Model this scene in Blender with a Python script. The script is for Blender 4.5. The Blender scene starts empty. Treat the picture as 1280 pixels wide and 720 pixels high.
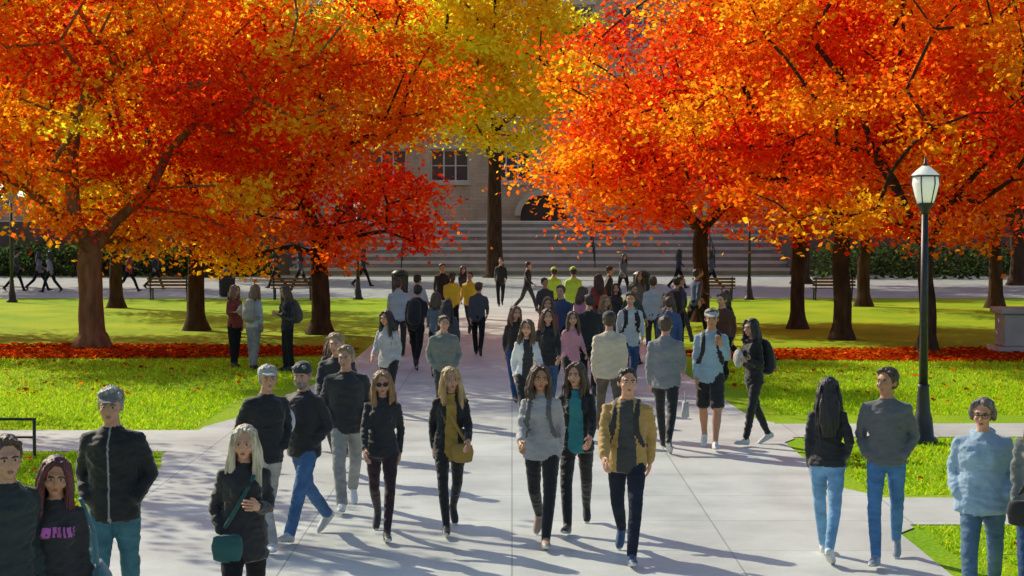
import bpy, math, random
import numpy as np
from mathutils import Vector, Matrix, noise
from mathutils.bvhtree import BVHTree
import time
T0=time.time()
scene=bpy.context.scene
COL=scene.collection
# ---------------------------------------------------------------- materials
def new_mat(name):
    m=bpy.data.materials.new(name); m.use_nodes=True
    nt=m.node_tree; nt.nodes.clear()
    out=nt.nodes.new('ShaderNodeOutputMaterial')
    return m,nt,out
def N(nt,t,**k):
    n=nt.nodes.new(t)
    for a,b in k.items(): setattr(n,a,b)
    return n
def ramp(nt,stops):
    r=nt.nodes.new('ShaderNodeValToRGB'); e=r.color_ramp.elements
    while len(e)<len(stops): e.new(0.5)
    for i,(p,c) in enumerate(stops):
        e[i].position=p; e[i].color=(c[0],c[1],c[2],1)
    return r
def mottled(name,c1,c2,scale=4,rough=.8,bump=.2,bscale=60,detail=6,spec=.3,stretch=None,sheen=0):
    m,nt,out=new_mat(name)
    tc=N(nt,'ShaderNodeTexCoord')
    vec=tc.outputs['Object']
    if stretch:
        mp=N(nt,'ShaderNodeMapping'); mp.inputs['Scale'].default_value=stretch
        nt.links.new(vec,mp.inputs['Vector']); vec=mp.outputs[0]
    n1=N(nt,'ShaderNodeTexNoise'); n1.inputs['Scale'].default_value=scale; n1.inputs['Detail'].default_value=detail
    nt.links.new(vec,n1.inputs['Vector'])
    r=ramp(nt,[(.3,c1),(.7,c2)]); nt.links.new(n1.outputs[0],r.inputs[0])
    b=N(nt,'ShaderNodeBsdfPrincipled'); b.inputs['Roughness'].default_value=rough
    b.inputs['Specular IOR Level'].default_value=spec
    if sheen: b.inputs['Sheen Weight'].default_value=sheen; b.inputs['Sheen Roughness'].default_value=.4
    nt.links.new(r.outputs[0],b.inputs['Base Color'])
    n2=N(nt,'ShaderNodeTexNoise'); n2.inputs['Scale'].default_value=bscale; n2.inputs['Detail'].default_value=4
    nt.links.new(vec,n2.inputs['Vector'])
    bp=N(nt,'ShaderNodeBump'); bp.inputs['Strength'].default_value=bump; bp.inputs['Distance'].default_value=.02
    nt.links.new(n2.outputs[0],bp.inputs['Height']); nt.links.new(bp.outputs[0],b.inputs['Normal'])
    nt.links.new(b.outputs[0],out.inputs[0])
    return m
_mc={}
def cloth(c,kind='cloth'):
    key=(tuple(round(v,4) for v in c),kind)
    if key in _mc: return _mc[key]
    lo=tuple(v*.86 for v in c); hi=tuple(min(1,v*1.08) for v in c)
    if kind=='skin': m=mottled('skin',tuple(v*.93 for v in c),tuple(v*1.05 for v in c),30,.5,.05,200,3,.35)
    elif kind=='hair': m=mottled('hair',tuple(v*.45 for v in c),tuple(v*1.35 for v in c),45,.40,.7,110,3,.55,(1,1,.10))
    elif kind=='shoe': m=mottled('shoe',lo,hi,30,.5,.1,80,3,.4)
    elif kind=='denim': m=mottled('denim',tuple(v*.72 for v in c),tuple(min(1,v*1.2) for v in c),7,.85,.4,22,5,.2,(1,1,1.6))
    else: m=mottled('cloth',lo,hi,5,.72,.6,17,4,.35,(1,1,1.8),.3)
    _mc[key]=m; return m
def gloss(name,c,rough=.3,metal=0,emit=0):
    m,nt,out=new_mat(name)
    b=N(nt,'ShaderNodeBsdfPrincipled'); b.inputs['Base Color'].default_value=(*c,1)
    b.inputs['Roughness'].default_value=rough; b.inputs['Metallic'].default_value=metal
    if emit:
        b.inputs['Emission Color'].default_value=(*c,1); b.inputs['Emission Strength'].default_value=emit
    nt.links.new(b.outputs[0],out.inputs[0]); return m

# leaves: reflected colour from the per-face attribute; light passing through the blade comes out yellower
def leaf_mat(name,kd=(.55,.55,.55),kt=(.55,.55,.55)):
    m,nt,out=new_mat(name)
    a=N(nt,'ShaderNodeAttribute'); a.attribute_name='leafcol'
    d=N(nt,'ShaderNodeBsdfDiffuse'); t=N(nt,'ShaderNodeBsdfTranslucent')
    for k,s in((kd,d),(kt,t)):
        v=N(nt,'ShaderNodeVectorMath',operation='MULTIPLY'); v.inputs[1].default_value=k
        nt.links.new(a.outputs['Color'],v.inputs[0]); nt.links.new(v.outputs[0],s.inputs[0])
    ad=N(nt,'ShaderNodeAddShader')
    nt.links.new(d.outputs[0],ad.inputs[0]); nt.links.new(t.outputs[0],ad.inputs[1])
    nt.links.new(ad.outputs[0],out.inputs[0]); return m
LEAF=leaf_mat('autumn_leaf',(.47,.52,.48),(.76,1.18,.9)); GRASSB=leaf_mat('grass_blade',(.6,.6,.6),(.5,.55,.4))
BARK=mottled('bark',(.12,.06,.03),(.28,.15,.075),7,.95,.9,18,8,.1,(1,1,.25))
BARKD=mottled('bark_dark',(.03,.019,.013),(.08,.048,.03),7,.95,.9,18,8,.1,(1,1,.25))
IRON=mottled('black_iron',(.012,.012,.013),(.03,.03,.03),15,.45,.1,60,3,.5)

# ---------------------------------------------------------------- mesh helpers
def obj_from(name,verts,faces,mats,midx=None,smooth=False,parent=None):
    me=bpy.data.meshes.new(name); me.from_pydata([tuple(v) for v in verts],[],faces)
    for m in mats: me.materials.append(m)
    if midx is not None: me.polygons.foreach_set('material_index',np.array(midx,dtype=np.int32))
    if smooth: me.polygons.foreach_set('use_smooth',np.ones(len(me.polygons),dtype=bool))
    me.update()
    o=bpy.data.objects.new(name,me); COL.objects.link(o)
    if parent: o.parent=parent
    return o
def empty(name,loc=(0,0,0)):
    e=bpy.data.objects.new(name,None); e.location=loc; e.empty_display_size=.3; COL.objects.link(e); return e
def boxes(name,bl,mat,parent=None,bevel=0):
    V=[];F=[]
    for (x0,x1,y0,y1,z0,z1) in bl:
        b=len(V)
        V+=[(x0,y0,z0),(x1,y0,z0),(x1,y1,z0),(x0,y1,z0),(x0,y0,z1),(x1,y0,z1),(x1,y1,z1),(x0,y1,z1)]
        F+=[(b,b+3,b+2,b+1),(b+4,b+5,b+6,b+7),(b,b+1,b+5,b+4),(b+1,b+2,b+6,b+5),(b+2,b+3,b+7,b+6),(b+3,b,b+4,b+7)]
    o=obj_from(name,V,F,[mat],parent=parent)
    if bevel:
        md=o.modifiers.new('bevel','BEVEL'); md.width=bevel; md.segments=2
    return o
def loft(pts,rads,seg=12,ref=(1,0,0),round_=.6):
    pts=[Vector(p) for p in pts]; n=len(pts)
    rads=[(r,r) if not isinstance(r,(tuple,list)) else r for r in rads]
    V=[];F=[]
    ref=Vector(ref)
    def tang(i):
        a=pts[max(0,i-1)]; b=pts[min(n-1,i+1)]; return (b-a).normalized()
    st=[]
    t0=tang(0); r0=min(rads[0])
    if round_>0: st.append((pts[0]-t0*r0*round_*.75,(rads[0][0]*.62,rads[0][1]*.62),t0))
    for i in range(n): st.append((pts[i],rads[i],tang(i)))
    t1=tang(n-1); r1=min(rads[-1])
    if round_>0: st.append((pts[-1]+t1*r1*round_*.75,(rads[-1][0]*.62,rads[-1][1]*.62),t1))
    for (p,(a,b),t) in st:
        s=(ref-t*ref.dot(t))
        if s.length<1e-4: s=Vector((0,1,0))-t*t.y
        s.normalize(); u=t.cross(s)
        for k in range(seg):
            an=2*math.pi*k/seg
            V.append(p+s*(a*math.cos(an))+u*(b*math.sin(an)))
    m=len(st)
    for i in range(m-1):
        for k in range(seg):
            k2=(k+1)%seg
            F.append((i*seg+k,i*seg+k2,(i+1)*seg+k2,(i+1)*seg+k))
    c0=len(V); V.append(st[0][0]-t0*(r0*round_*.25)); c1=len(V); V.append(st[-1][0]+t1*(r1*round_*.25))
    for k in range(seg):
        k2=(k+1)%seg
        F.append((k2,k,c0)); F.append(((m-1)*seg+k,(m-1)*seg+k2,c1))
    return V,F
def ell(c,r,seg=14,rings=9):
    V=[Vector((c[0],c[1],c[2]-r[2]))];F=[]
    for i in range(1,rings):
        ph=math.pi*i/rings-math.pi/2
        for k in range(seg):
            a=2*math.pi*k/seg
            V.append(Vector((c[0]+r[0]*math.cos(ph)*math.cos(a),c[1]+r[1]*math.cos(ph)*math.sin(a),c[2]+r[2]*math.sin(ph))))
    V.append(Vector((c[0],c[1],c[2]+r[2])))
    for k in range(seg): F.append((0,1+(k+1)%seg,1+k))
    for i in range(rings-2):
        for k in range(seg):
            a=1+i*seg; F.append((a+k,a+(k+1)%seg,a+seg+(k+1)%seg,a+seg+k))
    a=1+(rings-2)*seg
    for k in range(seg): F.append((a+k,a+(k+1)%seg,len(V)-1))
    return V,F
def xf(part,M):
    return [M@v for v in part[0]],part[1]
def join_parts(name,parts,mats,smooth=True,parent=None):
    V=[];F=[];MI=[]
    for (v,f),mi in parts:
        b=len(V); V+=v; F+=[tuple(i+b for i in q) for q in f]; MI+=[mi]*len(f)
    return obj_from(name,V,F,mats,MI,smooth,parent)

# ---------------------------------------------------------------- people
def remesh(parts,vox):
    V=[];F=[];Z=[]
    for (v,f),z in parts:
        b=len(V); V+=v; F+=[tuple(i+b for i in q) for q in f]; Z+=[z]*len(f)
    me=bpy.data.meshes.new('tmp'); me.from_pydata([tuple(v) for v in V],[],F); me.update()
    o=bpy.data.objects.new('tmp',me); COL.objects.link(o)
    md=o.modifiers.new('r','REMESH'); md.mode='VOXEL'; md.voxel_size=vox; md.adaptivity=0
    dg=bpy.context.evaluated_depsgraph_get(); dg.update()
    ev=o.evaluated_get(dg); m2=ev.to_mesh()
    nv=len(m2.vertices); co=np.empty(nv*3); m2.vertices.foreach_get('co',co); co=co.reshape(-1,3)
    ne=len(m2.edges); ed=np.empty(ne*2,dtype=np.int32); m2.edges.foreach_get('vertices',ed); ed=ed.reshape(-1,2)
    faces=[tuple(p.vertices) for p in m2.polygons]
    ev.to_mesh_clear(); bpy.data.objects.remove(o); bpy.data.meshes.remove(me)
    cnt=np.zeros(nv); np.add.at(cnt,ed[:,0],1); np.add.at(cnt,ed[:,1],1); cnt[cnt==0]=1
    def avg(x):
        s=np.zeros_like(x); np.add.at(s,ed[:,0],x[ed[:,1]]); np.add.at(s,ed[:,1],x[ed[:,0]]); return s/cnt[:,None]
    for f in (.5,-.52,.5): co=co+f*(avg(co)-co)
    bvh=BVHTree.FromPolygons([tuple(v) for v in V],F)
    zones=[]
    vz=[]
    for c in co:
        r=bvh.find_nearest(Vector(c)); vz.append(Z[r[2]] if r[2] is not None else Z[0])
    cen=[]
    for q in faces:
        cx=co[list(q)].mean(0); cen.append(cx)
        zs=[vz[i] for i in q]; zones.append(max(set(zs),key=zs.count))
    return co,faces,zones,cen,vz

def person(P):
    rnd=random.Random(P.get('seed',int(P['x']*977+P['d']*131)))
    w=P['sex']=='w'; h=P['h']; d=P['d']
    vox=.0135 if d<19 else (.019 if d<28 else (.030 if d<42 else .038))
    fat=P.get('fat',rnd.uniform(.95,1.04) if d>19 else 1.0)*(1.0 if w else 1.0); puff=P.get('puff',.008)*.62
    lean=P.get('lean',.045)
    st_=P.get('stride',rnd.uniform(.38,.50)); ph=P.get('lead',rnd.choice((-1,1)))
    parts=[];raw=[]
    twist=ph*st_*.26; tilt=rnd.uniform(-.03,.03)
    L=Matrix.Translation((0,0,.95))@Matrix.Rotation(-twist,4,'Z')@Matrix.Rotation(tilt,4,'Y')@Matrix.Rotation(lean,4,'X')@Matrix.Translation((0,0,-.95))
    hem=P.get('hem',.84)
    if w: st=[(1.0,.150,.110,.0),(1.06,.136,.101,0),(1.14,.124,.096,0),(1.22,.132,.102,0),(1.30,.142,.110,-.004),(1.36,.138,.098,0),(1.405,.112,.080,.008),(1.44,.082,.064,.012),(1.465,.056,.050,.012)]
    else: st=[(1.0,.156,.116,0),(1.08,.150,.110,0),(1.18,.156,.112,0),(1.27,.166,.120,-.003),(1.34,.167,.116,0),(1.39,.146,.096,.006),(1.43,.104,.076,.012),(1.465,.068,.058,.014)]
    low=[(hem,.160+ (0.014 if w else 0),.126,.004),((hem+1.0)/2,.163,.124,.002)]
    pts=[];rd=[]
    for (z,a,b,y) in low+st:
        pts.append((0,y,z)); k=puff if z<1.40 else puff*.4
        rd.append(((a*fat+k),(b*fat+k)))
    parts.append((xf(loft(pts,rd,20,round_=.15),L),'top'))
    if w:
        for s in (-1,1): parts.append((xf(ell((s*.062,-.083*fat-puff,1.285),(.058,.048,.058)),L),'top'))
    parts.append((ell((0,.012,.93),(.154*fat,.118*fat,.105)),'pants'))
    parts.append((xf(loft([(0,.02,1.42),(0,.008,1.49),(0,0,1.56)],[.058,.049 if w else .057,.05],12),L),'skin'))
    if P.get('collar',True):
        parts.append((xf(loft([(0,.016,1.432),(0,.010,1.474)],[(.080,.070),(.066,.062)],14,round_=.1),L),'top'))
    if P.get('hood'):
        parts.append((xf(ell((0,.085,1.44),(.110,.055,.07)),L),'top'))
        for s in(-1,1): parts.append((xf(loft([(s*.07,.04,1.455),(s*.045,-.07,1.425)],[.03,.02],8),L),'top'))
    tw={'slim':(.086,.064,.054,.058,.044),'reg':(.093,.070,.062,.064,.058),'loose':(.1,.08,.078,.082,.085),'legging':(.084,.058,.046,.054,.036)}[P.get('fit','reg')]
    shorts=P.get('shorts',False)
    for s in (-1,1):
        front=(s==ph)
        a=st_ if front else -st_*.85; k=(.06+.1*st_) if front else .08+st_*.75
        hip=Vector((s*.082,.005-(.03 if front else -.03)*st_,.92)); 
        dt=Vector((s*.002,-math.sin(a),-math.cos(a))).normalized(); knee=hip+dt*.435
        ds=Vector((-s*.07,-math.sin(a-k),-math.cos(a-k))).normalized(); ank=knee+ds*.41
        if shorts:
            parts.append((loft([hip,hip+dt*.2,knee-dt*.02],[.096,.095,.092],14,round_=.1),'pants'))
            parts.append((loft([knee-dt*.1,knee,knee+ds*.14,knee+ds*.3,ank],[.064,.056,.058,.042,.036],12),'skin'))
        else:
            parts.append((loft([hip,hip+dt*.15,hip+dt*.33,knee,knee+ds*.14,knee+ds*.3,ank+ds*.015],[tw[0],tw[0]*.96,tw[1]*1.06,tw[1]*.97,tw[3],(tw[3]+tw[4])/2,tw[4]],14,round_=.25),'pants'))
        pt=.14*st_/.34 if front else -st_*1.5
        fd=Vector((s*.1,-math.cos(pt),math.sin(pt))).normalized(); up=Vector((0,math.sin(pt)*1.0,math.cos(pt)))
        heel=ank-fd*.05-up*.045; 
        parts.append((loft([heel,ank-up*.04+fd*.03,ank-up*.052+fd*.11,ank-up*.060+fd*.175],[(.036,.038),(.041,.048),(.045,.033),(.037,.022)],12,round_=.9),'shoe'))
        parts.append((loft([ank+ds*-.02,ank-up*.03],[.04,.042],10),'shoe' if not shorts else 'skin'))
        parts.append((loft([heel-up*.032-fd*.01,heel-up*.032+fd*.10,heel-up*.030+fd*.20,heel-up*.024+fd*.255],[(.034,.014),(.038,.013),(.043,.013),(.03,.012)],12,round_=.8),'sole'))
    sx=.140 if w else .163; sx*=fat
    modes=P.get('arms',('swing','swing'))
    for i,s in enumerate((-1,1)):
        md=modes[i]; S=Vector((s*sx,.01,1.376))
        S=L@S
        if md=='swing':
            a=(-1 if s==ph else 1)*st_*.95
            e=S+Vector((s*.15,-math.sin(a)*1,-math.cos(a))).normalized()*.275
            a2=a+.30+rnd.uniform(0,.45); wv=Vector((-s*.04,-math.sin(a2),-math.cos(a2))).normalized(); W=e+wv*.235
            wid=Vector((s*-.25,-1,0)); nrm=Vector((-s,0,0))
        elif md=='down':
            e=S+Vector((s*.13,.06,-1)).normalized()*.275; wv=Vector((-s*.03,-.26,-1)).normalized(); W=e+wv*.235
            wid=Vector((0,-1,0)); nrm=Vector((-s,0,0))
        elif md=='pocket':
            e=Vector((s*(sx+.070),.07,1.13)); W=Vector((s*.16*fat,-.085,.965)); wv=(W-e).normalized(); wid=nrm=None
        elif md=='bent':
            e=Vector((s*(sx+.04),.0,1.12)); W=Vector((s*.10,-.215,1.17)); wv=(W-e).normalized(); wid=Vector((0,0,1)); nrm=Vector((-s,0,0))
        elif md=='strap':
            e=Vector((s*(sx+.05),-.03,1.11)); W=Vector((s*.125,-.165,1.29)); wv=(W-e).normalized(); wid=Vector((-s,0,0)); nrm=Vector((0,1,0))
        sl=puff*1.0
        inn=Vector((s*(sx-.07),.008,1.392)); inn=L@inn
        m1=S.lerp(e,.5)
        rr=[.048+sl*.6,.053+sl,.050+sl,.043+sl,.040+sl,.032+sl*.8]
        if w: rr=[r*.86 for r in rr]
        if P.get('tee'):
            parts.append((loft([inn,S,m1],[rr[0],rr[1],rr[2]*1.12],12,round_=.2),'top'))
            parts.append((loft([m1-(e-S)*.1,e,e.lerp(W,.4),W],[.045,.04,.038,.027],12,round_=.3),'skin'))
        else:
            parts.append((loft([inn,S,m1,e,e.lerp(W,.45),W-wv*.005],rr,12,round_=.25),'top'))
        if wid is not None:
            wid=(wid-wv*wid.dot(wv)).normalized(); nrm=wid.cross(wv)
            tgt=Vector((-s,0,0)) if md in('swing','down','bent') else Vector((0,1,0))
            if nrm.dot(tgt)<0: nrm=-nrm
            pe=W+wv*.085+nrm*.006
            parts.append((loft([W-wv*.03,W+wv*.015,W+wv*.05,pe],[(.026,.024),(.030,.019),(.038,.017),(.038,.015)],10,ref=wid,round_=.5),'skin'))
            sg=6 if d<28 else 4
            curl=.55 if md in('swing','down') else 1.0
            for fi,(off,ln) in enumerate(((.029,.078),(.0095,.088),(-.0105,.082),(-.029,.064))):
                p0=pe+wid*off-wv*.008; c=curl*(1+.12*fi)
                ang=0; pp=[p0]
                for q,f in enumerate((.45,.32,.26)):
                    ang+=c*(.45 if q==0 else .6); dv=(wv*math.cos(ang)+nrm*math.sin(ang)+wid*off*1.5).normalized()
                    pp.append(pp[-1]+dv*ln*f)
                raw.append((loft(pp,[.0098,.0092,.0084,.007],sg,ref=wid,round_=.8),'skin'))
            tb=W+wv*.025+wid*.028; tv=(wv*.75+wid*.6+nrm*.35).normalized(); t2=(wv*.95+wid*.15+nrm*.4).normalized()
            raw.append((loft([tb,tb+tv*.035,tb+tv*.035+t2*.03],[.0135,.011,.0085],sg,ref=wid,round_=.8),'skin'))
    fr=.118*fat+puff
    if P.get('pack'):
        parts.append((xf(loft([(0,.20,.98),(0,.225,1.05),(0,.22,1.25),(0,.19,1.38),(0,.165,1.43)],[(.13,.075),(.15,.10),(.145,.09),(.12,.065),(.07,.04)],16,round_=.5),L),'pack'))
        parts.append((xf(loft([(0,.31,1.02),(0,.315,1.2)],[(.1,.035),(.095,.03)],12,round_=.6),L),'pack'))
    if P.get('pack') or P.get('straps'):
        for s in(-1,1):
            parts.append((xf(loft([(s*.09,.10,1.42),(s*.092,.03,1.458),(s*.095,-.06,1.41),(s*.103,-fr-.004,1.32),(s*.115,-fr*.98,1.2),(s*.155,-.06,1.07),(s*.14,.1,1.05)],[(.022,.014)]*7,8,ref=(1,0,0),round_=.3),L),'pack'))
    if P.get('tote'):
        s=P['tote']
        parts.append((loft([(s*.26,.03,.72),(s*.275,.03,.80),(s*.27,.03,.95),(s*.245,.03,1.05)],[(.06,.15),(.075,.18),(.06,.17),(.02,.12)],14,round_=.5),'bag'))
        raw.append((loft([(s*.24,-.08,1.04),(s*.22,-.07,1.25),(s*.14,-.03,1.455),(s*.13,.02,1.46),(s*.21,.1,1.25),(s*.24,.12,1.04)],[(.013,.008)]*6,6,round_=.3),'bag'))
    if P.get('hbag'):
        s=P['hbag']; raw.append((loft([(s*.24,-.06,.46),(s*.24,-.06,.64)],[(.05,.12),(.04,.11)],12,round_=.4),'bag'))
        raw.append((loft([(s*.24,-.12,.63),(s*.24,-.09,.77),(s*.24,-.03,.77),(s*.24,.0,.63)],[.008]*4,6,round_=.3),'bag'))
    if P.get('sling'):
        s=P['sling']
        raw.append((loft([(-s*.1,0,1.455),(-s*.07,-fr*.9,1.37),(0,-fr-.016,1.24),(s*.09,-fr-.012,1.08),(s*.16,-.06,.96)],[(.016,.006)]*5,8,round_=.3),'bag'))
        parts.append((loft([(s*.12,-.16,.78),(s*.12,-.165,.88),(s*.12,-.16,.95)],[(.10,.04),(.115,.05),(.10,.035)],14,round_=.4),'bag'))
    if P.get('hold'):
        parts.append((ell((0,-.27,1.2),(.10,.05,.13)),'hold'))
    yaw=math.radians(P.get('look',rnd.uniform(-25,25))); nod=P.get('nod',rnd.uniform(-.02,.16))
    hc=L@Vector((0,-.014,1.606))
    HM=Matrix.Translation(hc)@Matrix.Rotation(yaw,4,'Z')@Matrix.Rotation(rnd.uniform(-.08,.08),4,'Y')@Matrix.Rotation(nod,4,'X')@Matrix.Scale(1.05,4)
    hp=[];hr=[]
    jw=.9 if w else 1.0
    hp.append((ell((0,.016,.030),(.073,.090,.084),20,14),'skin'))
    hp.append((loft([(0,-.018,.035),(0,-.027,-.02),(0,-.034,-.06),(0,-.045,-.092)],[(.066,.066),(.061*jw,.062),(.051*jw,.050),(.030*jw,.034)],18,round_=.5),'skin'))
    hp.append((loft([(0,-.089,.018),(0,-.100,-.008),(0,-.104,-.020)],[.008,.0105,.0135],8,round_=.8),'skin'))
    hp.append((ell((0,-.080,.034),(.046,.014,.009),12,6),'skin'))
    for s in(-1,1):
        hp.append((ell((s*.073,.012,-.004),(.011,.019,.030),10,8),'skin'))
        hp.append((ell((s*.036,-.062,-.022),(.024,.026,.022),10,8),'skin'))
        hr.append((ell((s*.029,-.0795,.010),(.0135,.009,.0062),10,7),'eyew'))
        hr.append((ell((s*.029,-.0860,.010),(.0066,.004,.0066),8,6),'dark'))
        hr.append((loft([(s*.012,-.0935,.026),(s*.030,-.0925,.031),(s*.047,-.083,.026)],[(.004,.0048)]*3,6,round_=.4),'brow'))
    hr.append((ell((0,-.0900,-.053),(.020 ,.0080,.0036),12,6),'lips'))
    hr.append((ell((0,-.0885,-.0595),(.017,.0080,.0040),12,6),'lips'))
    if P.get('beard'):
        hp.append((loft([(0,-.030,-.045),(0,-.038,-.075),(0,-.048,-.098)],[(.066,.056),(.056,.052),(.036,.036)],16,round_=.4),'hair'))
    hs=P.get('hair','short'); 
    if hs!='bald':
        hp.append((ell((0,.030,.044),(.085,.093,.088),18,12),'hair'))
        hp.append((ell((0,.052,-.005),(.075,.062,.062),14,10),'hair'))
        for s in(-1,1): hp.append((ell((s*.065,.015,.035),(.020,.052,.044),10,8),'hair'))
        if hs in('short','crop'):
            for q in range(22):
                a=rnd.uniform(-1,1); hp.append((ell((a*.064,-.056+rnd.uniform(0,.11),.113-abs(a)*.028),(.02,.026,.020),8,6),'hair'))
        if hs=='crop':
            for s in(-1,1): hp.append((loft([(s*.06,-.04,.09),(s*.082,-.015,.03),(s*.082,.0,-.035)],[.022,.024,.016],10,round_=.6),'hair'))
    else:
        hp.append((ell((0,.045,-.008),(.079,.062,.045),14,10),'hair'))
    if hs in('long','mid'):
        ln={'long':.33,'mid':.17}[hs]*rnd.uniform(.9,1.1)
        hp.append((loft([(0,.05,.05),(0,.085,-.04),(0,.10,-.13),(0,.105,-.03-ln*.7),(0,.095,-.06-ln)],[(.075,.05),(.086,.045),(.094,.045),(.096,.042),(.065,.02)],16,round_=.4),'hair'))
        for s in(-1,1):
            fwd=P.get('hfwd',1); j1=rnd.uniform(.75,1.15); js=rnd.uniform(-.012,.012)
            hp.append((loft([(s*.030+js,-.046,.108),(s*.066,-.056,.060),(s*.080,-.040,-.02),(s*.086,-.034,-.10),(s*.088+js,-.055*fwd,-.04-ln*.7*j1),(s*.070+js,-.07*fwd,-.05-ln*j1)],[.018,.021,.024,.029,.031,.010],12,round_=.5),'hair'))
            hp.append((loft([(s*.05,.02,.08),(s*.082,.02,-.03),(s*.094,.03,-.12),(s*.098,.04,-.04-ln*.8)],[.036,.033,.034,.018],12,round_=.5),'hair'))
            for q in range(14 if d<28 else 3):
                j=rnd.uniform(-.03,.03); y0=rnd.uniform(-.06,.09); sx_=rnd.uniform(.8,1.0)
                hr.append((loft([(s*.074*sx_,y0,.045),(s*(.098*sx_+j*.4),y0,-.07),(s*(.10*sx_+j),y0-.015,-.16 if ln>.2 else -.1),(s*(.095*sx_+j*1.5),y0-.01,-.07-ln*rnd.uniform(.7,1.15))],[.009,.010,.009,.002],5,round_=.5),'hair'))
    if P.get('hat')=='cap':
        hp.append((ell((0,.016,.062),(.088,.101,.066),18,10),'hat'))
        hp.append((loft([(0,-.065,.062),(0,-.11,.058),(0,-.155,.048)],[(.066,.008),(.062,.007),(.035,.006)],14,ref=(1,0,0),round_=.4),'hat'))
    if P.get('hat')=='beanie':
        hp.append((ell((0,.016,.066),(.090,.102,.080),18,10),'hat')); hp.append((loft([(0,.012,.045),(0,.012,.07)],[(.092,.102),(.09,.101)],18,round_=.1),'hat'))
    if P.get('glasses')=='sun':
        for s in(-1,1): hr.append((loft([(s*.031,-.094,.008),(s*.031,-.099,.008)],[(.024,.019)]*2,10,round_=.1),'dark'))
    if P.get('glasses'):
        hr.append((loft([(-.07,-.01,.014),(-.056,-.085,.014),(0,-.101,.013),(.056,-.085,.014),(.07,-.01,.014)],[.003]*5,5,round_=.2),'dark'))
    if P.get('glasses')=='clear':
        for s in(-1,1):
            cp=[(s*.031+.022*math.cos(a*math.pi/5),-.098,.006+.017*math.sin(a*math.pi/5)) for a in range(11)]
            hr.append((loft(cp,[.0018]*11,5,ref=(0,1,0),round_=.1),'dark'))
    hp=[(xf(p,HM),z) for p,z in hp]; hr=[(xf(p,HM),z) for p,z in hr]
    mats={};slots=[]
    top=P['top']; 
    col={'top':(top,'cloth'),'pants':(P['pants'],P.get('pk','denim')),'skin':(P.get('skin',(.50,.27,.18)),'skin'),'shoe':(P.get('shoe',(.03,.03,.03)),'shoe'),
      'sole':(P.get('sole',(.6,.6,.58)),'shoe'),'hair':(P.get('hc',(.03,.018,.012)),'hair'),'brow':(tuple(v*.5 for v in P.get('hc',(.03,.018,.012))),'hair'),'dark':((.01,.01,.012),'shoe'),'eyew':((.5,.48,.45),'skin'),
      'lips':((.40,.13,.11) if w else (.38,.18,.13),'skin'),'pack':(P.get('pc',(.015,.015,.018)),'cloth'),'bag':(P.get('bc',(.02,.02,.02)),'cloth'),
      'inner':(P.get('inner',(.03,.03,.03)),'cloth'),'hat':(P.get('htc',(.2,.2,.2)),'cloth'),'logo':(P.get('lc',(.5,.1,.35)),'cloth'),'hold':(P.get('hold') or (.6,.6,.6),'cloth'),'zip':((.25,.25,.25),'shoe')}
    def slot(z):
        if z not in mats:
            mats[z]=len(slots); slots.append(cloth(*col[z]))
        return mats[z]
    AV=[];AF=[];AM=[]
    so=rnd.uniform(0,50); iopen=P.get('open'); logo=P.get('logo')
    for grp,vx,isbody in ((parts,vox,True),(hp,min(vox*.5,.014),False)):
        co,fc,zn,cen,vz=remesh(grp,vx)
        b=len(AV)
        if isbody:
            if d<45:
              for i,c in enumerate(co):
                z=vz[i]
                if z in('top','pants','inner'):
                    am=.028 if z=='top' else .020
                    n1=noise.noise(Vector((c[0]*5+so+c[2]*4,c[1]*5,c[2]*13))); n2=noise.noise(Vector((c[0]*11-c[2]*9,c[1]*11+so,c[2]*26)))
                    n=(.16-abs(n1))*am+(.16-abs(n2))*am*.75
                    rad=Vector((c[0]-(.09*np.sign(c[0]) if c[2]<.85 else (0 if abs(c[0])<sx else np.sign(c[0])*(sx+.04))),c[1]*1.0,0))
                    if rad.length>.01: rad.normalize(); co[i]=c+np.array(rad)*n
        else:
            for i,c in enumerate(co):
                if vz[i]=='hair':
                    n=noise.noise(Vector((c[0]*45+so,c[1]*45,c[2]*9)))*.009
                    v=Vector(c)-hc; v.z*=.2
                    if v.length>.01: v.normalize(); co[i]=c+np.array(v)*n
        AV+=[Vector(c) for c in co]
        for q,z,c in zip(fc,zn,cen):
            if z=='top':
                if iopen and abs(c[0]-.004)<iopen*(1.0-.35*max(0,(c[2]-1.0)/.45)) and c[1]<-.05 and c[2]<1.46 and c[2]>hem-.02: z='inner'
                elif logo and abs(c[0])<.10 and 1.235<c[2]<1.30 and c[1]<-.07 and math.sin(c[0]*190)>-.5: z='logo'
                elif P.get('zip') and abs(c[0])<.008 and c[1]<-.05: z='zip'
            AF.append(tuple(i+b for i in q)); AM.append(slot(z))
    for (v,f),z in raw+hr:
        b=len(AV); AV+=v; AF+=[tuple(i+b for i in q) for q in f]; AM+=[slot(z)]*len(f)
    A_=np.array([tuple(v) for v in AV]); A_[:,2]-=A_[:,2].min(); A_*=h/1.715
    name=P.get('name') or (('standing_' if st_<.1 else 'walking_')+('woman' if w else 'man'))
    o=obj_from(name,A_,AF,slots,AM,True)
    o.location=(P['x'],d,P.get('z',.012)); o.rotation_euler=(0,0,math.radians(P.get('f',0)))
    return o

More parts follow.
